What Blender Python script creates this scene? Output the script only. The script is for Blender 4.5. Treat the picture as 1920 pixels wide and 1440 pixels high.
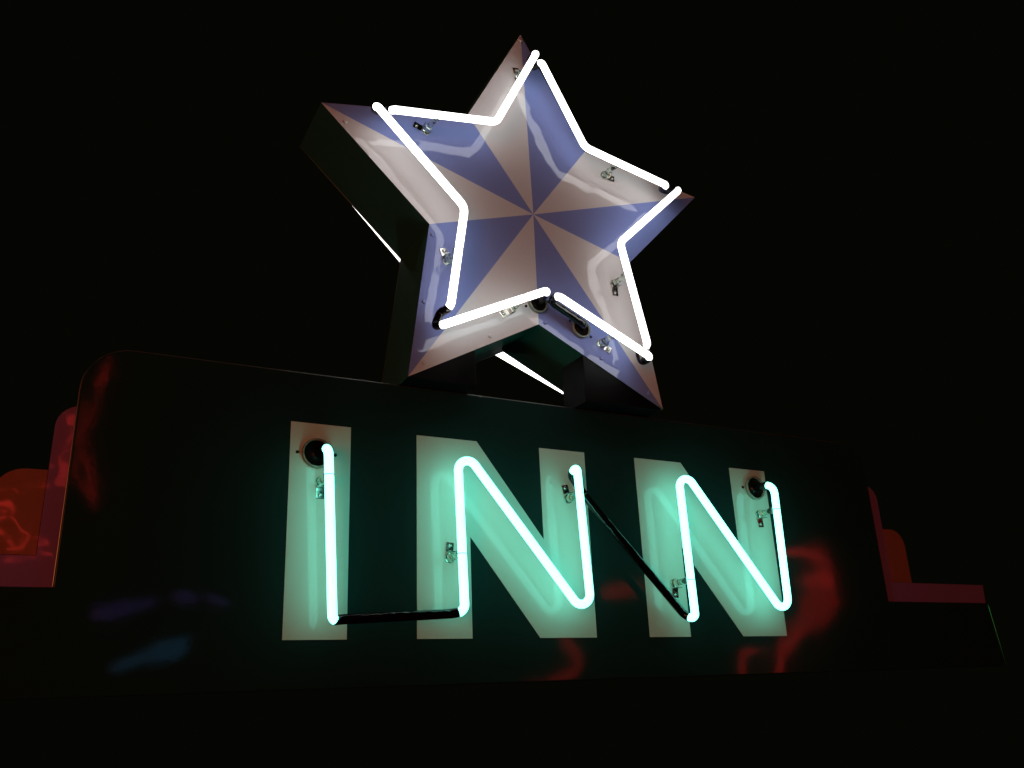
import bpy, bmesh, math, random
from mathutils import Vector, Matrix
random.seed(4)
for o in list(bpy.data.objects): bpy.data.objects.remove(o)
SC = bpy.context.scene
COL = SC.collection
R = math.radians
# ------------------------------------------------------------------ camera
cam = bpy.data.cameras.new('camera'); camo = bpy.data.objects.new('camera', cam); COL.objects.link(camo)
cam.sensor_width = 36.0; cam.lens = 30.509; cam.clip_start = 0.02; cam.clip_end = 500
yaw, pit, rol = R(28.4241), R(19.77), R(-2.4072)
F = Vector((math.sin(yaw)*math.cos(pit), math.cos(yaw)*math.cos(pit), math.sin(pit)))
R0 = Vector((math.cos(yaw), -math.sin(yaw), 0)); U0 = R0.cross(F)
RR = math.cos(rol)*R0 + math.sin(rol)*U0; UU = -math.sin(rol)*R0 + math.cos(rol)*U0
M = Matrix((RR, UU, -F)).transposed().to_4x4(); M.translation = Vector((-0.5083, -1.9866, -0.1355))
camo.matrix_world = M
SC.camera = camo
# ------------------------------------------------------------------ night sky, exposure
w = bpy.data.worlds.new('World'); SC.world = w; w.use_nodes = True
bg = w.node_tree.nodes['Background']; bg.inputs[0].default_value = (1.0, 0.97, 0.5, 1); bg.inputs[1].default_value = 0.0016
SC.view_settings.view_transform = 'Standard'; SC.view_settings.look = 'None'
SC.view_settings.exposure = 0; SC.view_settings.gamma = 1
SC.cycles.use_denoising = True
SC.cycles.max_bounces = 8
# warm street glow: one broad disc standing for unseen orange-red lights, left of camera
ld = bpy.data.lights.new('street_glow', 'AREA'); ld.shape = 'DISK'; ld.size = 4.5
ld.energy = 245; ld.color = (1.0, 0.235, 0.08)
lo = bpy.data.objects.new('street_glow', ld); COL.objects.link(lo); lo.location = (-7.2, -8.4, -0.8)
lo.rotation_euler = (Vector((0.7, 0, 0.7)) - lo.location).to_track_quat('-Z', 'Y').to_euler()

# ------------------------------------------------------------------ materials
def nt(name):
    m = bpy.data.materials.new(name); m.use_nodes = True
    n = m.node_tree.nodes; return m, n, m.node_tree.links, n['Principled BSDF']
def paint(name, col, rough=0.1, wave=0.0, wscale=5.0, ior=1.5, spot=0.06, fine=0.0, wrough=0.35):
    m, n, l, b = nt(name)
    tc = n.new('ShaderNodeTexCoord')
    nz = n.new('ShaderNodeTexNoise'); nz.inputs['Scale'].default_value = 9; nz.inputs['Detail'].default_value = 6
    l.new(tc.outputs['Object'], nz.inputs['Vector'])
    mx = n.new('ShaderNodeMix'); mx.data_type = 'RGBA'
    mx.inputs['A'].default_value = (*[c*(1-spot) for c in col], 1); mx.inputs['B'].default_value = (*[min(1, c*(1+spot)) for c in col], 1)
    l.new(nz.outputs['Fac'], mx.inputs['Factor']); l.new(mx.outputs['Result'], b.inputs['Base Color'])
    rz = n.new('ShaderNodeTexNoise'); rz.inputs['Scale'].default_value = 14; rz.inputs['Detail'].default_value = 8
    l.new(tc.outputs['Object'], rz.inputs['Vector'])
    mr = n.new('ShaderNodeMapRange'); mr.inputs['To Min'].default_value = rough*0.7; mr.inputs['To Max'].default_value = rough*1.4
    l.new(rz.outputs['Fac'], mr.inputs['Value']); l.new(mr.outputs['Result'], b.inputs['Roughness'])
    b.inputs['IOR'].default_value = ior
    if wave:
        wz = n.new('ShaderNodeTexNoise'); wz.inputs['Scale'].default_value = wscale; wz.inputs['Detail'].default_value = 2.0
        wz.inputs['Roughness'].default_value = wrough
        l.new(tc.outputs['Object'], wz.inputs['Vector'])
        bp = n.new('ShaderNodeBump'); bp.inputs['Strength'].default_value = 1.0; bp.inputs['Distance'].default_value = wave
        l.new(wz.outputs['Fac'], bp.inputs['Height'])
        if fine:
            fz = n.new('ShaderNodeTexNoise'); fz.inputs['Scale'].default_value = 60; fz.inputs['Detail'].default_value = 3
            l.new(tc.outputs['Object'], fz.inputs['Vector'])
            b2 = n.new('ShaderNodeBump'); b2.inputs['Distance'].default_value = fine
            l.new(fz.outputs['Fac'], b2.inputs['Height']); l.new(bp.outputs['Normal'], b2.inputs['Normal'])
            l.new(b2.outputs['Normal'], b.inputs['Normal'])
        else:
            l.new(bp.outputs['Normal'], b.inputs['Normal'])
    return m
def metal(name, col, rough=0.25):
    m, n, l, b = nt(name)
    b.inputs['Metallic'].default_value = 1; b.inputs['Roughness'].default_value = rough
    tc = n.new('ShaderNodeTexCoord'); nz = n.new('ShaderNodeTexNoise'); nz.inputs['Scale'].default_value = 120
    l.new(tc.outputs['Object'], nz.inputs['Vector'])
    mx = n.new('ShaderNodeMix'); mx.data_type = 'RGBA'
    mx.inputs['A'].default_value = (*[c*0.75 for c in col], 1); mx.inputs['B'].default_value = (*col, 1)
    l.new(nz.outputs['Fac'], mx.inputs['Factor']); l.new(mx.outputs['Result'], b.inputs['Base Color'])
    return m
def glow(name, col, s):
    m, n, l, b = nt(name)
    b.inputs['Base Color'].default_value = (0.6, 0.6, 0.6, 1); b.inputs['Roughness'].default_value = 0.1
    tc = n.new('ShaderNodeTexCoord'); nz = n.new('ShaderNodeTexNoise'); nz.inputs['Scale'].default_value = 25
    l.new(tc.outputs['Object'], nz.inputs['Vector'])
    mr = n.new('ShaderNodeMapRange'); mr.inputs['To Min'].default_value = s*0.93; mr.inputs['To Max'].default_value = s*1.07
    l.new(nz.outputs['Fac'], mr.inputs['Value']); l.new(mr.outputs['Result'], b.inputs['Emission Strength'])
    b.inputs['Emission Color'].default_value = (*col, 1)
    return m
def glass(name, col):
    m, n, l, b = nt(name)
    b.inputs['Base Color'].default_value = (*col, 1); b.inputs['Transmission Weight'].default_value = 1
    b.inputs['Roughness'].default_value = 0.08; b.inputs['IOR'].default_value = 1.45
    return m
GREEN = paint('dark_green_enamel', (0.011, 0.037, 0.036), 0.055, wave=0.0026, wscale=3.0, fine=0.00005)
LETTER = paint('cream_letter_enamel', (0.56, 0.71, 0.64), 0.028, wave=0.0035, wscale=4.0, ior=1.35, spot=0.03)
WHITE = paint('white_star_enamel', (0.64, 0.665, 0.67), 0.026, wave=0.0075, wscale=6.5, wrough=0.42, ior=1.43, spot=0.03)
BLUE = paint('blue_star_enamel', (0.21, 0.28, 0.60), 0.026, wave=0.0075, wscale=6.5, wrough=0.42, ior=1.43, spot=0.03)
MAROON = paint('maroon_enamel', (0.28, 0.13, 0.38), 0.05, wave=0.003, wscale=9.0)
ORANGE = paint('orange_enamel', (0.34, 0.12, 0.09), 0.05, wave=0.003, wscale=9.0)
SIDE = paint('dark_green_side_enamel', (0.024, 0.115, 0.095), 0.62, wave=0.006, wscale=3.0, ior=1.3)
BLACK = paint('black_paint', (0.004, 0.004, 0.004), 0.06, wave=0.004, wscale=60)
BLACKSTEEL = paint('black_steel', (0.0022, 0.0028, 0.0027), 0.5, wave=0.003, wscale=8, ior=1.25)
HOLE_BLACK = paint('black_bowl', (0.003, 0.003, 0.003), 0.3)  # black stands for the dark depth of the tube hole
STEEL = metal('bright_steel', (0.62, 0.62, 0.58), 0.22)
DULL = metal('dull_trim_metal', (0.55, 0.55, 0.52), 0.35)
WIRE = metal('tie_wire_metal', (0.10, 0.09, 0.08), 0.4)
GLASS = glass('standoff_glass', (0.80, 0.90, 0.80))
NEON_W = glow('white_neon', (1.0, 0.995, 0.99), 3.8)
NEON_G = glow('green_neon', (0.19, 1.0, 0.78), 4.4)
RED_L = glow('red_neon', (1.0, 0.035, 0.03), 5.0)
RED_M = glow('dim_red_neon', (1.0, 0.03, 0.03), 1.75)
RED_D = glow('faint_red_neon', (1.0, 0.03, 0.03), 1.0)
GLINT_EDGE = metal('green_glint_metal', (0.03, 0.42, 0.26), 0.25)  # green neon glint is tinted into the metal colour
BLU_L = glow('blue_neon', (0.12, 0.55, 1.0), 0.36)
PUR_L = glow('purple_neon', (0.35, 0.2, 1.0), 0.34)

# ------------------------------------------------------------------ mesh helpers
def link(name, me, mat, parent=None, loc=(0, 0, 0), smooth=False):
    if mat and not me.materials: me.materials.append(mat)
    if smooth:
        for p in me.polygons: p.use_smooth = True
    o = bpy.data.objects.new(name, me); COL.objects.link(o)
    o.parent = parent; o.location = loc
    return o
def mesh(name, vs, fs, off=(0, 0, 0)):
    me = bpy.data.meshes.new(name)
    me.from_pydata([(v[0]-off[0], v[1]-off[1], v[2]-off[2]) for v in vs], [], fs)
    bm = bmesh.new(); bm.from_mesh(me); bmesh.ops.recalc_face_normals(bm, faces=bm.faces); bm.to_mesh(me); bm.free()
    me.update(); return me
def prism(name, poly, y0, y1, off=(0, 0, 0), bevel=0.0):
    n = len(poly)
    vs = [(x, y0, z) for x, z in poly] + [(x, y1, z) for x, z in poly]
    fs = [list(range(n)), list(range(2*n-1, n-1, -1))] + [[i, (i+1) % n, n+(i+1) % n, n+i] for i in range(n)]
    me = mesh(name, vs, fs, off)
    if bevel:
        bm = bmesh.new(); bm.from_mesh(me)
        es = [e for e in bm.edges if all(abs(v.co.y-(y0-off[1])) < 1e-6 for v in e.verts)]
        bmesh.ops.bevel(bm, geom=es, offset=bevel, segments=2, profile=0.5, affect='EDGES'); bm.to_mesh(me); bm.free()
    return me
def arc(cx, cz, r, a0, a1, n=8):
    return [(cx+r*math.cos(R(a0+(a1-a0)*i/n)), cz+r*math.sin(R(a0+(a1-a0)*i/n))) for i in range(n+1)]
def fillet(pts, rad, step=5):
    """3-D polyline with every inner corner rounded"""
    pts = [Vector(p[:3]) for p in pts]
    rads = rad if isinstance(rad, list) else [rad]*len(pts)
    out = [pts[0]]
    for i in range(1, len(pts)-1):
        a, b, c = pts[i-1], pts[i], pts[i+1]
        u = (a-b); v = (c-b); lu, lv = u.length, v.length; u.normalize(); v.normalize()
        ang = u.angle(v)
        if ang > R(178): out.append(b); continue
        d = min(rads[i]/math.tan(ang/2), lu*0.48, lv*0.48); r = d*math.tan(ang/2)
        ctr = b+(u+v).normalized()*(r/math.sin(ang/2))
        s, e = b+u*d-ctr, b+v*d-ctr
        tot = s.angle(e); k = max(3, int(tot/R(9)))
        for j in range(k+1):
            t = j/k
            out.append(ctr+(s*math.sin((1-t)*tot)+e*math.sin(t*tot))/math.sin(tot))
    out.append(pts[-1]); return out
def sweep(name, path, r, seg=14, off=(0, 0, 0), caps=True, closed=False):
    path = [Vector(p) for p in path]
    q = [path[0]]
    for p in path[1:]:
        if (p-q[-1]).length > 1e-5: q.append(p)
    path = q; n = len(path)
    tang = []
    for i in range(n):
        if closed: t = path[(i+1) % n]-path[i-1]
        else: t = path[min(i+1, n-1)]-path[max(i-1, 0)]
        tang.append(t.normalized())
    nrm = tang[0].orthogonal().normalized()
    rings = []
    for i in range(n):
        if i: nrm = tang[i-1].rotation_difference(tang[i]) @ nrm
        nrm = (nrm-tang[i]*nrm.dot(tang[i])).normalized()
        rings.append((path[i], tang[i], nrm, r))
    if caps and not closed:
        pre = []; post = []
        for a in (80, 60, 40, 20):
            pre.append((path[0]-tang[0]*r*math.sin(R(a)), tang[0], rings[0][2], r*math.cos(R(a))))
        for a in (20, 40, 60, 80):
            post.append((path[-1]+tang[-1]*r*math.sin(R(a)), tang[-1], rings[-1][2], r*math.cos(R(a))))
        rings = pre+rings+post
    vs = []; fs = []
    for p, t, nn, rr in rings:
        bn = t.cross(nn)
        for k in range(seg):
            a = 2*math.pi*k/seg; vs.append(p+(nn*math.cos(a)+bn*math.sin(a))*rr)
    m = len(rings)
    for i in range(m if closed else m-1):
        j = (i+1) % m
        for k in range(seg):
            fs.append((i*seg+k, i*seg+(k+1) % seg, j*seg+(k+1) % seg, j*seg+k))
    if not closed:
        fs.append(list(range(seg))); fs.append(list(range((m-1)*seg, m*seg)))
    return mesh(name, vs, fs, off)
def lathe(name, prof, seg=28, off=(0, 0, 0)):
    """profile (radius, y) turned about the y axis"""
    vs = []; fs = []
    for r, y in prof:
        for k in range(seg):
            a = 2*math.pi*k/seg; vs.append((r*math.cos(a), y, r*math.sin(a)))
    for i in range(len(prof)-1):
        for k in range(seg):
            fs.append((i*seg+k, i*seg+(k+1) % seg, (i+1)*seg+(k+1) % seg, (i+1)*seg+k))
    if prof[0][0] > 0: fs.append(list(range(seg)))
    if prof[-1][0] > 0: fs.append(list(range((len(prof)-1)*seg, len(prof)*seg)))
    return mesh(name, vs, fs, off)
def root(name, loc, label, cat, group=None):
    o = bpy.data.objects.new(name, None); COL.objects.link(o); o.location = loc; o.empty_display_size = 0.05
    o['label'] = label; o['category'] = cat
    if group: o['group'] = group
    return o
def child(o, name, parent, loc, rot=None):
    c = o.copy(); c.name = name; COL.objects.link(c); c.parent = parent; c.location = loc
    if rot is not None: c.rotation_euler = rot
    return c

# ------------------------------------------------------------------ shared hardware meshes
TR = 0.0107                       # radius of the neon glass
ME_SCREW = lathe('screw', [(0.0062, 0.0), (0.0060, -0.0016), (0.0046, -0.0034), (0.0024, -0.0043), (0.0008, -0.0032)], 14)
ME_BOLT = lathe('bolt', [(0.0042, 0.001), (0.0042, -0.002), (0.0024, -0.0038), (0.0004, -0.004)], 10)
ME_CLIPSCREW = lathe('clip_screw', [(0.0052, -0.0016), (0.0052, -0.0034), (0.0030, -0.0052), (0.0012, -0.0040)], 12)
def clip_mesh():
    # bent spring plate: flat foot with turned-up end that holds the glass post
    pts = [(-0.0095, 0), (0.0095, 0)]
    prof = [(0.040, -0.0006), (0.0385, -0.0018), (0.022, -0.0016), (0.014, -0.004), (0.0125, -0.018), (0.0140, -0.024)]
    th = 0.0013; vs = []; fs = []
    for s in (-1, 1):
        for z, y in prof: vs.append((s*0.0098, y, z))
        for z, y in prof: vs.append((s*0.0098, y-th if z > 0.015 else y, z if z > 0.015 else z+th))
    n = len(prof)
    for i in range(n-1):
        fs += [(i, i+1, 2*n+i+1, 2*n+i), (n+i, n+i+1, 3*n+i+1, 3*n+i), (i, i+1, n+i+1, n+i), (2*n+i, 2*n+i+1, 3*n+i+1, 3*n+i)]
    fs += [(0, n, 3*n, 2*n), (n-1, 2*n-1, 4*n-1, 3*n-1)]
    return mesh('clip', vs, fs)
ME_CLIP = clip_mesh()
def stem_mesh(T):
    e = -(T-TR*0.9)
    return lathe('tube_support', [(0.0120, -0.0008), (0.0126, -0.006), (0.0115, -0.012), (0.0085, -0.016), (0.0076, e*0.62), (0.0092, e*0.74),
                                  (0.0108, e*0.86), (0.0112, e*0.97), (0.0096, e), (0.0072, e*0.95), (0.0040, e*0.92)], 16)
ME_TIE = sweep('tie_wire', [Vector((math.cos(2*math.pi*k/20)*(TR+0.0007), math.sin(2*math.pi*k/20)*(TR+0.0007), 0)) for k in range(20)], 0.0009, 5, closed=True)
def support(parent, sme, T, x, y, z, ang, tdir):
    """glass post standing on the face at (x,y,z) (local), its clip turned to angle ang, tube direction tdir (dx,dz)"""
    s = link('tube_support', sme, GLASS, parent, (x, y, z)); s.rotation_euler = (0, ang, 0)
    for p in sme.polygons: p.use_smooth = True
    c = link('clip', ME_CLIP, STEEL, s)
    link('clip_screw', ME_CLIPSCREW, STEEL, s, (0, -0.0016, 0.031), True)
    t = link('tie_wire', ME_TIE, WIRE, s, (0, -T, 0), True)
    d = Matrix.Rotation(-ang, 3, 'Y') @ Vector((tdir[0], 0, tdir[1])).normalized()
    t.rotation_mode = 'QUATERNION'; t.rotation_quaternion = d.to_track_quat('Z', 'Y')
    return s
def housing(parent, x, y, z, rr, ang):
    rim = [(rr+0.0026, 0.0006), (rr+0.0030, -0.006), (rr+0.0022, -0.0105), (rr+0.0004, -0.0118), (rr-0.0014, -0.0105), (rr-0.0020, -0.006), (rr-0.0022, -0.0008)]
    bowl = [(rr-0.0021, -0.0046), (rr-0.0040, -0.0026), (rr*0.6, -0.0014), (0.0005, -0.0010)]
    h = link('tube_housing', lathe('tube_housing', rim, 36), GLASSY, parent, (x, y, z), True)
    link('black_bowl', lathe('black_bowl', bowl, 36), HOLE_BLACK, h, (0, 0, 0), True)
    for s in (-1, 1):
        link('bolt', ME_BOLT, BLACK, h, (s*(rr+0.0125)*math.cos(ang), 0, s*(rr+0.0125)*math.sin(ang)), True)
    return h
GLASSY = paint('smoked_glass_rim', (0.22, 0.24, 0.19), 0.06)
def neon(parent, off, path, rad, marks, mat, first_dark):
    """one bent glass tube, cut where the black paint begins and ends; lit runs are parts, painted runs their sub-parts"""
    pl = fillet(path, rad)
    # refine long straight runs
    fine = [pl[0]]
    for a, b in zip(pl, pl[1:]):
        k = max(1, int((b-a).length/0.03))
        for j in range(1, k+1): fine.append(a.lerp(b, j/k))
    idx = [0]; start = 0
    for mk in marks:
        mk = Vector(mk); best = min(range(start, len(fine)), key=lambda i: (fine[i]-mk).length)
        # only search forward, nearest first pass
        idx.append(best); start = best+1
    idx.append(len(fine)-1)
    dark = first_dark; last = None; pend = []
    for a, b in zip(idx, idx[1:]):
        seg = fine[a:b+1]
        if len(seg) >= 2:
            if dark:
                me = sweep('blackout_section', seg, TR+0.0006, 14, off)
                pend.append(me)
            else:
                o = link('neon_tube', sweep('neon_tube', seg, TR, 16, off), mat, parent, (0, 0, 0), True)
                for me in pend: link('blackout_section', me, BLACK, o, (0, 0, 0), True)
                pend = []; last = o
        dark = not dark
    for me in pend: link('blackout_section', me, BLACK, last, (0, 0, 0), True)

# ------------------------------------------------------------------ the cabinet with the word INN
CO = (0.715, 0.065, -0.105)
inn = root('inn_sign', CO, 'dark green stepped sign board with red wings and green neon letters INN', 'neon sign')
MX = 0.715
def mir(poly): return [(2*MX-x, z) for x, z in poly][::-1]
right = [(2.447, -0.105), (2.4195, 0.105), (1.922, 0.105), (1.922, 0.525)] + arc(1.824, 0.531, 0.098, 0, 90, 10)[1:] 
left = mir(right)
front = right + left
pan = link('green_panel', prism('green_panel', front, 0.0, 0.0135, CO, 0.003), GREEN, inn)
back_r = [(2.447, -0.1045), (2.4250, 0.1685), (2.058, 0.1685), (2.058, 0.285)] + arc(2.0, 0.287, 0.0575, 0, 90, 6)[1:] + [(1.9615, 0.3450), (1.9615, 0.440)] \
    + arc(1.912, 0.440, 0.0495, 0, 75, 6)[1:] + [(1.9215, 0.489), (1.9215, 0.525)] + arc(1.824, 0.5305, 0.0975, 0, 90, 10)[1:]
link('cabinet_body', prism('cabinet_body', back_r+mir(back_r), 0.014, 0.13, CO), GREEN, inn)
strip_r = [(2.4185, 0.1058), (2.4240, 0.1675), (1.9610, 0.1675), (1.9610, 0.440)] + arc(1.912, 0.440, 0.049, 0, 74, 6)[1:] + [(1.9228, 0.4885), (1.9228, 0.1058)]
orange_r = [(2.0570, 0.1682), (2.0570, 0.285)] + arc(2.0, 0.287, 0.057, 0, 90, 8)[1:] + [(1.9617, 0.344), (1.9617, 0.1682)]
for poly in (strip_r, mir(strip_r)):
    link('maroon_border', prism('maroon_border', poly, 0.005, 0.0137, CO, 0.0004), MAROON, inn)
for poly in (orange_r, mir(orange_r)):
    link('orange_step', prism('orange_step', poly, 0.0056, 0.0137, CO, 0.0004), ORANGE, inn)
# thin metal edging round the front pan
top_edge = [(x, -0.0005, z) for x, z in [(1.9225, 0.108)] + right[3:] + left[:-3] + [(-0.4925, 0.108)]]
top_edge = [(x+(0.0015 if x > MX else -0.0015)*(abs(x-MX) > 1.2), y+0.006, z+0.0012*(z > 0.6)) for x, y, z in top_edge]
link('edge_trim', sweep('edge_trim', top_edge, 0.0017, 6, CO), DULL, inn, (0, 0, 0), True)
for s in (0, 1):
    e = [(2.4205, -0.0015, 0.098), (2.4465, -0.0015, -0.101)]
    if s: e = [(2*MX-x, y, z) for x, y, z in e]
    link('edge_trim', sweep('edge_trim', e, 0.0022, 8, CO), GLINT_EDGE, inn, (0, 0, 0), True)
# letters
def N(x0, xt0, xt1, x1, xb0, xb1):
    return [(x0, 0), (x0, 0.5), (xt0, 0.5), (xt1, 0.2494), (xt1, 0.5), (x1, 0.5), (x1, 0), (xb1, 0), (xb0, 0.2483), (xb0, 0)]
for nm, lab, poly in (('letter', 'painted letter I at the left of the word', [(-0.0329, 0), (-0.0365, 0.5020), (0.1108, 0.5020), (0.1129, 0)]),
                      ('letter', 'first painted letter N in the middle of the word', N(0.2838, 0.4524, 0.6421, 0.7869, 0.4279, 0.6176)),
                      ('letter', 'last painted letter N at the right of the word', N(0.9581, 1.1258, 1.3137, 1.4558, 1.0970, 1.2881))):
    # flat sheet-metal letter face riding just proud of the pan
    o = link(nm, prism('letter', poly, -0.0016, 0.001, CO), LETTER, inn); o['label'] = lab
# neon of the word: one long tube doubling back behind itself
T1 = 0.078
y = -T1
path = [(0.0300, -0.010, 0.4270), (0.0345, y, 0.4250), (0.0560, y, 0.0340), (0.0800, -0.064, 0.0385), (0.3400, -0.066, 0.0515), (0.3735, y, 0.0560),
        (0.3615, y, 0.4720), (0.7275, y, 0.0230), (0.7110, y, 0.4380), (0.7110, -0.046, 0.4180),
        (0.7560, -0.046, 0.3580), (1.0420, -0.052, 0.0520), (1.0570, y, 0.0400), (1.0500, y, 0.4800), (1.4010, y, 0.0280), (1.4115, y, 0.4400), (1.4060, -0.010, 0.4420)]
rads = [0, .022, .022, .02, .03, .024, .026, .027, .018, .014, .05, .03, .02, .026, .026, .034, 0]
marks = [(0.0330, -0.060, 0.4250), (0.0640, -0.073, 0.0355), (0.3580, -0.070, 0.0525), (0.7110, -0.056, 0.4250), (1.0440, -0.060, 0.0500), (1.4088, -0.050, 0.4408)]
neon(inn, CO, path, rads, marks, NEON_G, True)
SM1 = stem_mesh(T1); SM2 = stem_mesh(0.080)
L = lambda x, y, z: (x-CO[0], y-CO[1], z-CO[2])
for x, z, ang, td in ((0.0385, 0.3587, 180, (0, 1)), (0.3677, 0.1907, 5, (0, 1)), (0.7225, 0.3621, -12, (0, 1)), (1.0560, 0.1448, 180, (0, 1)), (1.4080, 0.3605, 176, (0, 1))):
    support(inn, SM1, T1, *L(x, -0.0016, z), R(ang), td)
housing(inn, *L(0.0274, -0.0016, 0.4277), 0.0335, 0.0)
housing(inn, *L(1.4041, -0.0016, 0.4414), 0.0335, 0.0)

# ------------------------------------------------------------------ the star on top
SY, SB = -0.058, 0.161
SO = [(0.6199, 1.8513), (1.2634, 1.4154), (1.0358, 0.6387), (0.2382, 0.6336), (-0.0115, 1.3859)]
SI = [(0.8306, 1.4705), (0.9667, 1.1086), (0.6286, 0.8434), (0.2998, 1.0867), (0.4251, 1.4839)]
SCN = (0.6308, 1.1968)
AO = (0.63, 0.051, 0.6315)
star = root('neon_star', AO, 'big five-pointed star with blue and white wedges outlined in white neon', 'neon star')
ring = []
for k in range(5): ring += [SO[k], SI[k]]
for i in range(10):
    a, b = ring[i], ring[(i+1) % 10]
    blue = i % 2 == 0
    nm = 'blue_wedge' if blue else 'white_wedge'
    link(nm, mesh(nm, [(SCN[0], SY, SCN[1]), (a[0], SY, a[1]), (b[0], SY, b[1])], [(0, 1, 2)], AO), BLUE if blue else WHITE, star)
    link('side_panel', mesh('side_panel', [(a[0], SY, a[1]), (b[0], SY, b[1]), (b[0], SB, b[1]), (a[0], SB, a[1])], [(0, 1, 2, 3)], AO), SIDE, star)
link('back_panel', mesh('back_panel', [(x, SB, z) for x, z in ring], [tuple(range(10))], AO), SIDE, star)
link('edge_trim', sweep('edge_trim', [(x, SB, z) for x, z in ring], 0.0016, 6, AO, closed=True), DULL, star)
for poly in ([(0.242, 0.6330), (0.430, 0.6330), (0.430, 0.749), (0.246, 0.643)], [(0.770, 0.6330), (1.030, 0.6360), (1.026, 0.650), (0.770, 0.785)]):
    link('support_post', prism('support_post', poly, -0.0560, 0.112 if poly[0][0] < 0.5 else 0.062, AO, 0.002), BLACKSTEEL, star)  # posts filled forward to the tips so the star's underside stays dark
T2 = 0.080
y = SY-T2; yb = y+0.036
path = [(0.6265, SY-0.008, 0.9058), (0.6176, y, 0.9111), (0.3013, y, 0.7542), (0.2944, yb, 0.7637), (0.3093, yb, 0.8054), (0.3227, y, 0.8054),
        (0.3703, y, 1.1122), (0.1181, y, 1.3610), (0.1226, yb, 1.3744), (0.1573, yb, 1.3744), (0.1633, y, 1.3630),
        (0.4771, y, 1.4201), (0.6280, y, 1.7229), (0.6211, yb, 1.7170), (0.6340, yb, 1.6931), (0.6419, y, 1.6902), (0.7780, y, 1.4220), (1.0788, y, 1.3669),
        (1.0838, yb, 1.3744), (1.1066, yb, 1.3744), (1.1305, y, 1.3654), (0.8763, y, 1.1172), (0.9408, y, 0.7984), (0.9339, yb, 0.7855), (0.9418, yb, 0.7577), (0.9478, y, 0.7617),
        (0.6439, y, 0.9027), (0.6479, yb+0.002, 0.8977), (0.7521, yb+0.004, 0.8501), (0.7666, SY-0.008, 0.8520)]
rads = [0, .018, .012, .014, .014, .02, .038, .014, .012, .012, .012, .034, .012, .01, .01, .012, .034, .012, .01, .01, .012, .034, .014, .01, .01, .012, .016, .016, .016, 0]
marks = [(0.6181, y+0.018, 0.9087), (0.2998, y+0.008, 0.7562), (0.3212, y+0.006, 0.8064), (0.1191, y+0.012, 1.3635), (0.1618, y+0.010, 1.3649), (0.6265, y+0.012, 1.7214), (0.6401, y+0.010, 1.6912),
         (1.0798, y+0.012, 1.3684), (1.1275, y+0.006, 1.3659), (0.9393, y+0.012, 0.7955), (0.9468, y+0.008, 0.7607), (0.6449, y+0.010, 0.9017)]
neon(star, AO, path, rads, marks, NEON_W, True)
# the same outline glows on the far side of the star
BK = 1.265                          # the far side stands a little further off
bpath = [(p[0], SB+(SY-p[1])*BK, p[2]) for p in path]
for i, dx, dz in ((6, 0.001, 0.001), (7, 0.007, 0.008), (26, -0.005, -0.010), (25, -0.006, 0.006)):
    q = bpath[i]; bpath[i] = (q[0]+dx, q[1], q[2]+dz)
bmarks = [(p[0], SB+(SY-p[1])*BK, p[2]) for p in marks]
neon(star, AO, bpath[1:27], rads[1:27], bmarks[1:-1], NEON_W, False)
LS = lambda x, y, z: (x-AO[0], y-AO[1], z-AO[2])
for (x, z), (cx, cz), td in (((0.2916, 1.3843), (0.2728, 1.3906), (1, .18)), ((0.8952, 1.3997), (0.9150, 1.3980), (1, -.18)), ((0.8986, 1.0219), (0.8990, 1.0100), (.2, -1)),
                             ((0.3500, 0.9821), (0.3384, 1.0179), (.16, 1)), ((0.5424, 0.8734), (0.5333, 0.8670), (1, .5)), ((0.8306, 0.8158), (0.8500, 0.8050), (1, -.47)), ((0.6022, 1.6723), (0.5950, 1.7000), (.45, 1))):
    ang = math.atan2(cx-x, cz-z)
    support(star, SM2, T2, *LS(x, SY, z), ang, td)
housing(star, *LS(0.6270, SY, 0.9057), 0.0265, R(20))
housing(star, *LS(0.7666, SY, 0.8516), 0.0265, R(-30))
for x, z, blue in ((0.3082, 1.0547, 1), (0.2828, 0.8487, 1), (0.473, 0.7825, 0), (0.2818, 0.6775, 0), (0.6498, 0.8519, 1), (0.8309, 0.7702, 1), (0.9908, 0.6828, 1), (0.056, 1.3443, 0), (0.6187, 1.8276, 0)):
    me = ME_SCREW.copy(); me.materials.clear()
    link('screw', me, BLUE if blue else WHITE, star, LS(x, SY, z), True)

# ------------------------------------------------------------------ other lit signs across the street, seen only as reflections in the gloss
def street_sign(name, runs, mat, label):
    """every run is (radius, point, point, ...), optionally led by its own material"""
    base = next(p for p in runs[0] if isinstance(p, tuple))
    o = root(name, base, label, 'neon sign')
    for run in runs:
        m = mat
        if isinstance(run[0], bpy.types.Material): m, run = run[0], run[1:]
        link('neon_stroke', sweep('neon_stroke', fillet(run[1:], 0.25), run[0], 10, base), m, o, (0, 0, 0), True)
Y = -6.0
street_sign('street_neon', [[0.055, (7.55, Y, 1.44), (7.95, Y, 1.47), (8.15, Y, 1.33)], [RED_D, 0.11, (8.10, Y, 1.33), (8.16, Y, 1.15)], [0.10, (7.98, Y, 1.12), (8.13, Y, 1.08), (8.08, Y, 0.86)],
                            [RED_D, 0.13, (8.02, Y, 0.92), (7.85, Y, 0.66), (7.62, Y, 0.46)], [0.05, (7.60, Y, 0.48), (7.38, Y, 0.24), (7.22, Y, -0.1)],
                            [0.035, (6.98, Y, 0.24), (6.80, Y, 0.25), (6.72, Y, 0.12), (6.70, Y, -0.1)]], RED_M, 'red script neon across the street mirrored in the right of the board')
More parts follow.
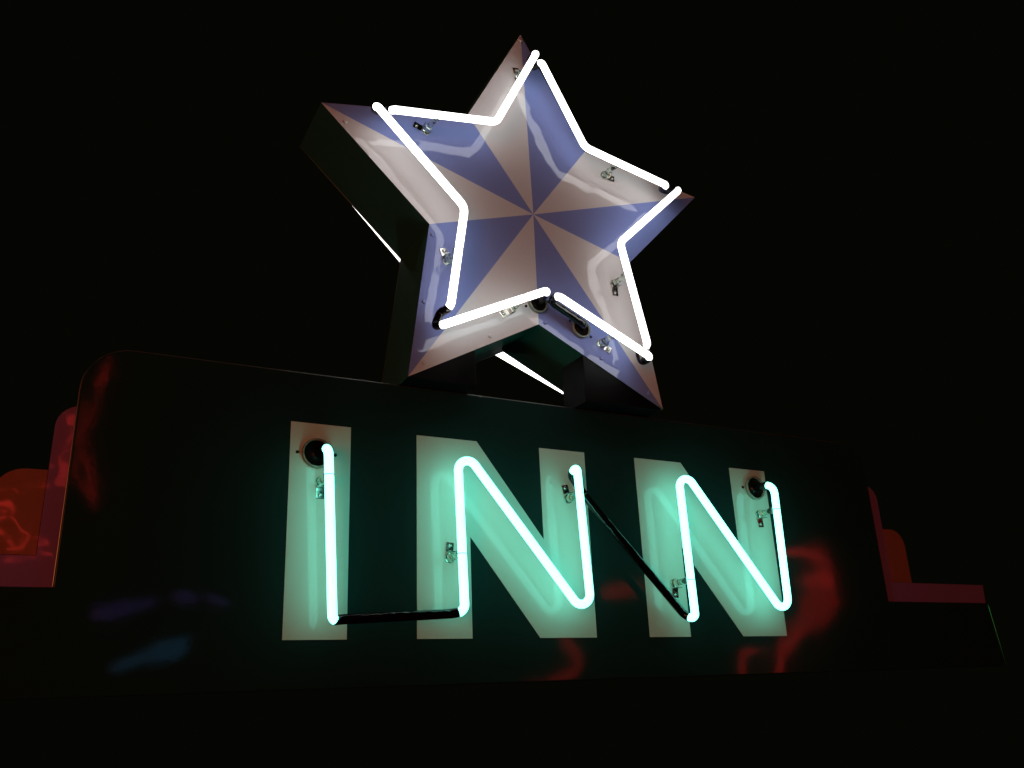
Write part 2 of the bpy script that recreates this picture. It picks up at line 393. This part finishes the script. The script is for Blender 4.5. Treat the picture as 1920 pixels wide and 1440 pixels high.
street_sign('street_neon', [[0.05, (4.30, Y, 0.40), (4.45, Y, 0.25), (4.38, Y, 0.12), (3.8, Y, -0.05)], [0.06, (4.85, Y, 0.89), (5.28, Y, 0.905)]], RED_D,
            'faint red neon across the street mirrored between the two letters N')
street_sign('street_neon', [[RED_M, 0.020, (-0.23, Y, 2.75), (-0.30, Y, 2.56)], [RED_M, 0.009, (-0.30, Y, 2.56), (-0.33, Y, 2.30), (-0.37, Y, 2.1), (-0.375, Y, 2.0), (-0.40, Y, 2.2), (-0.42, Y, 2.35)],
                            [RED_M, 0.016, (-0.36, Y, 2.0), (-0.27, Y, 1.77), (-0.19, Y, 1.5)], [RED_M, 0.009, (-0.40, Y, 1.95), (-0.41, Y, 1.76), (-0.34, Y, 1.70), (-0.24, Y, 1.60)],
                            [0.016, (-0.65, Y, 2.33), (-0.52, Y, 2.32), (-0.64, Y, 2.25), (-0.50, Y, 2.24), (-0.63, Y, 2.19), (-0.50, Y, 2.17)], [0.014, (-0.52, Y, 2.03), (-0.45, Y, 2.06)],
                            [0.012, (-0.56, Y, 1.97), (-0.53, Y, 1.95)], [0.010, (-0.63, Y, 1.90), (-0.53, Y, 1.87)], [0.012, (-0.58, Y, 1.82), (-0.51, Y, 1.83), (-0.50, Y, 1.75), (-0.57, Y, 1.74), (-0.57, Y, 1.80)],
                            [0.016, (-0.82, Y, 1.74), (-0.76, Y, 1.71)], [0.035, (-0.96, Y, 1.56), (-0.86, Y, 1.52)], [0.03, (-0.96, Y, 1.45), (-0.90, Y, 1.46)],
                            [0.022, (-0.95, Y, 1.34), (-0.83, Y, 1.27), (-0.77, Y, 1.15), (-0.74, Y, 1.05), (-0.90, Y, 1.06)], [0.025, (-0.60, Y, 1.12), (-0.565, Y, 1.10)]],
            RED_L, 'small red neon across the street mirrored at the left edge of the board')
street_sign('street_neon', [[0.05, (0.1, Y, 0.20), (0.32, Y, 0.30), (0.56, Y, 0.38)], [0.07, (0.36, Y, 0.33), (0.52, Y, 0.36)], [0.045, (0.3, Y, 0.25), (0.56, Y, 0.27)]], BLU_L, 'dim blue neon across the street mirrored low in the board')
street_sign('street_neon', [[0.06, (-0.03, Y, 0.64), (0.08, Y, 0.70)], [0.04, (0.02, Y, 0.66), (0.25, Y, 0.74)], [0.04, (0.46, Y, 0.79), (0.60, Y, 0.76)], [0.035, (0.74, Y, 0.78), (0.90, Y, 0.73)]], PUR_L, 'dim violet neon across the street mirrored above the blue one')
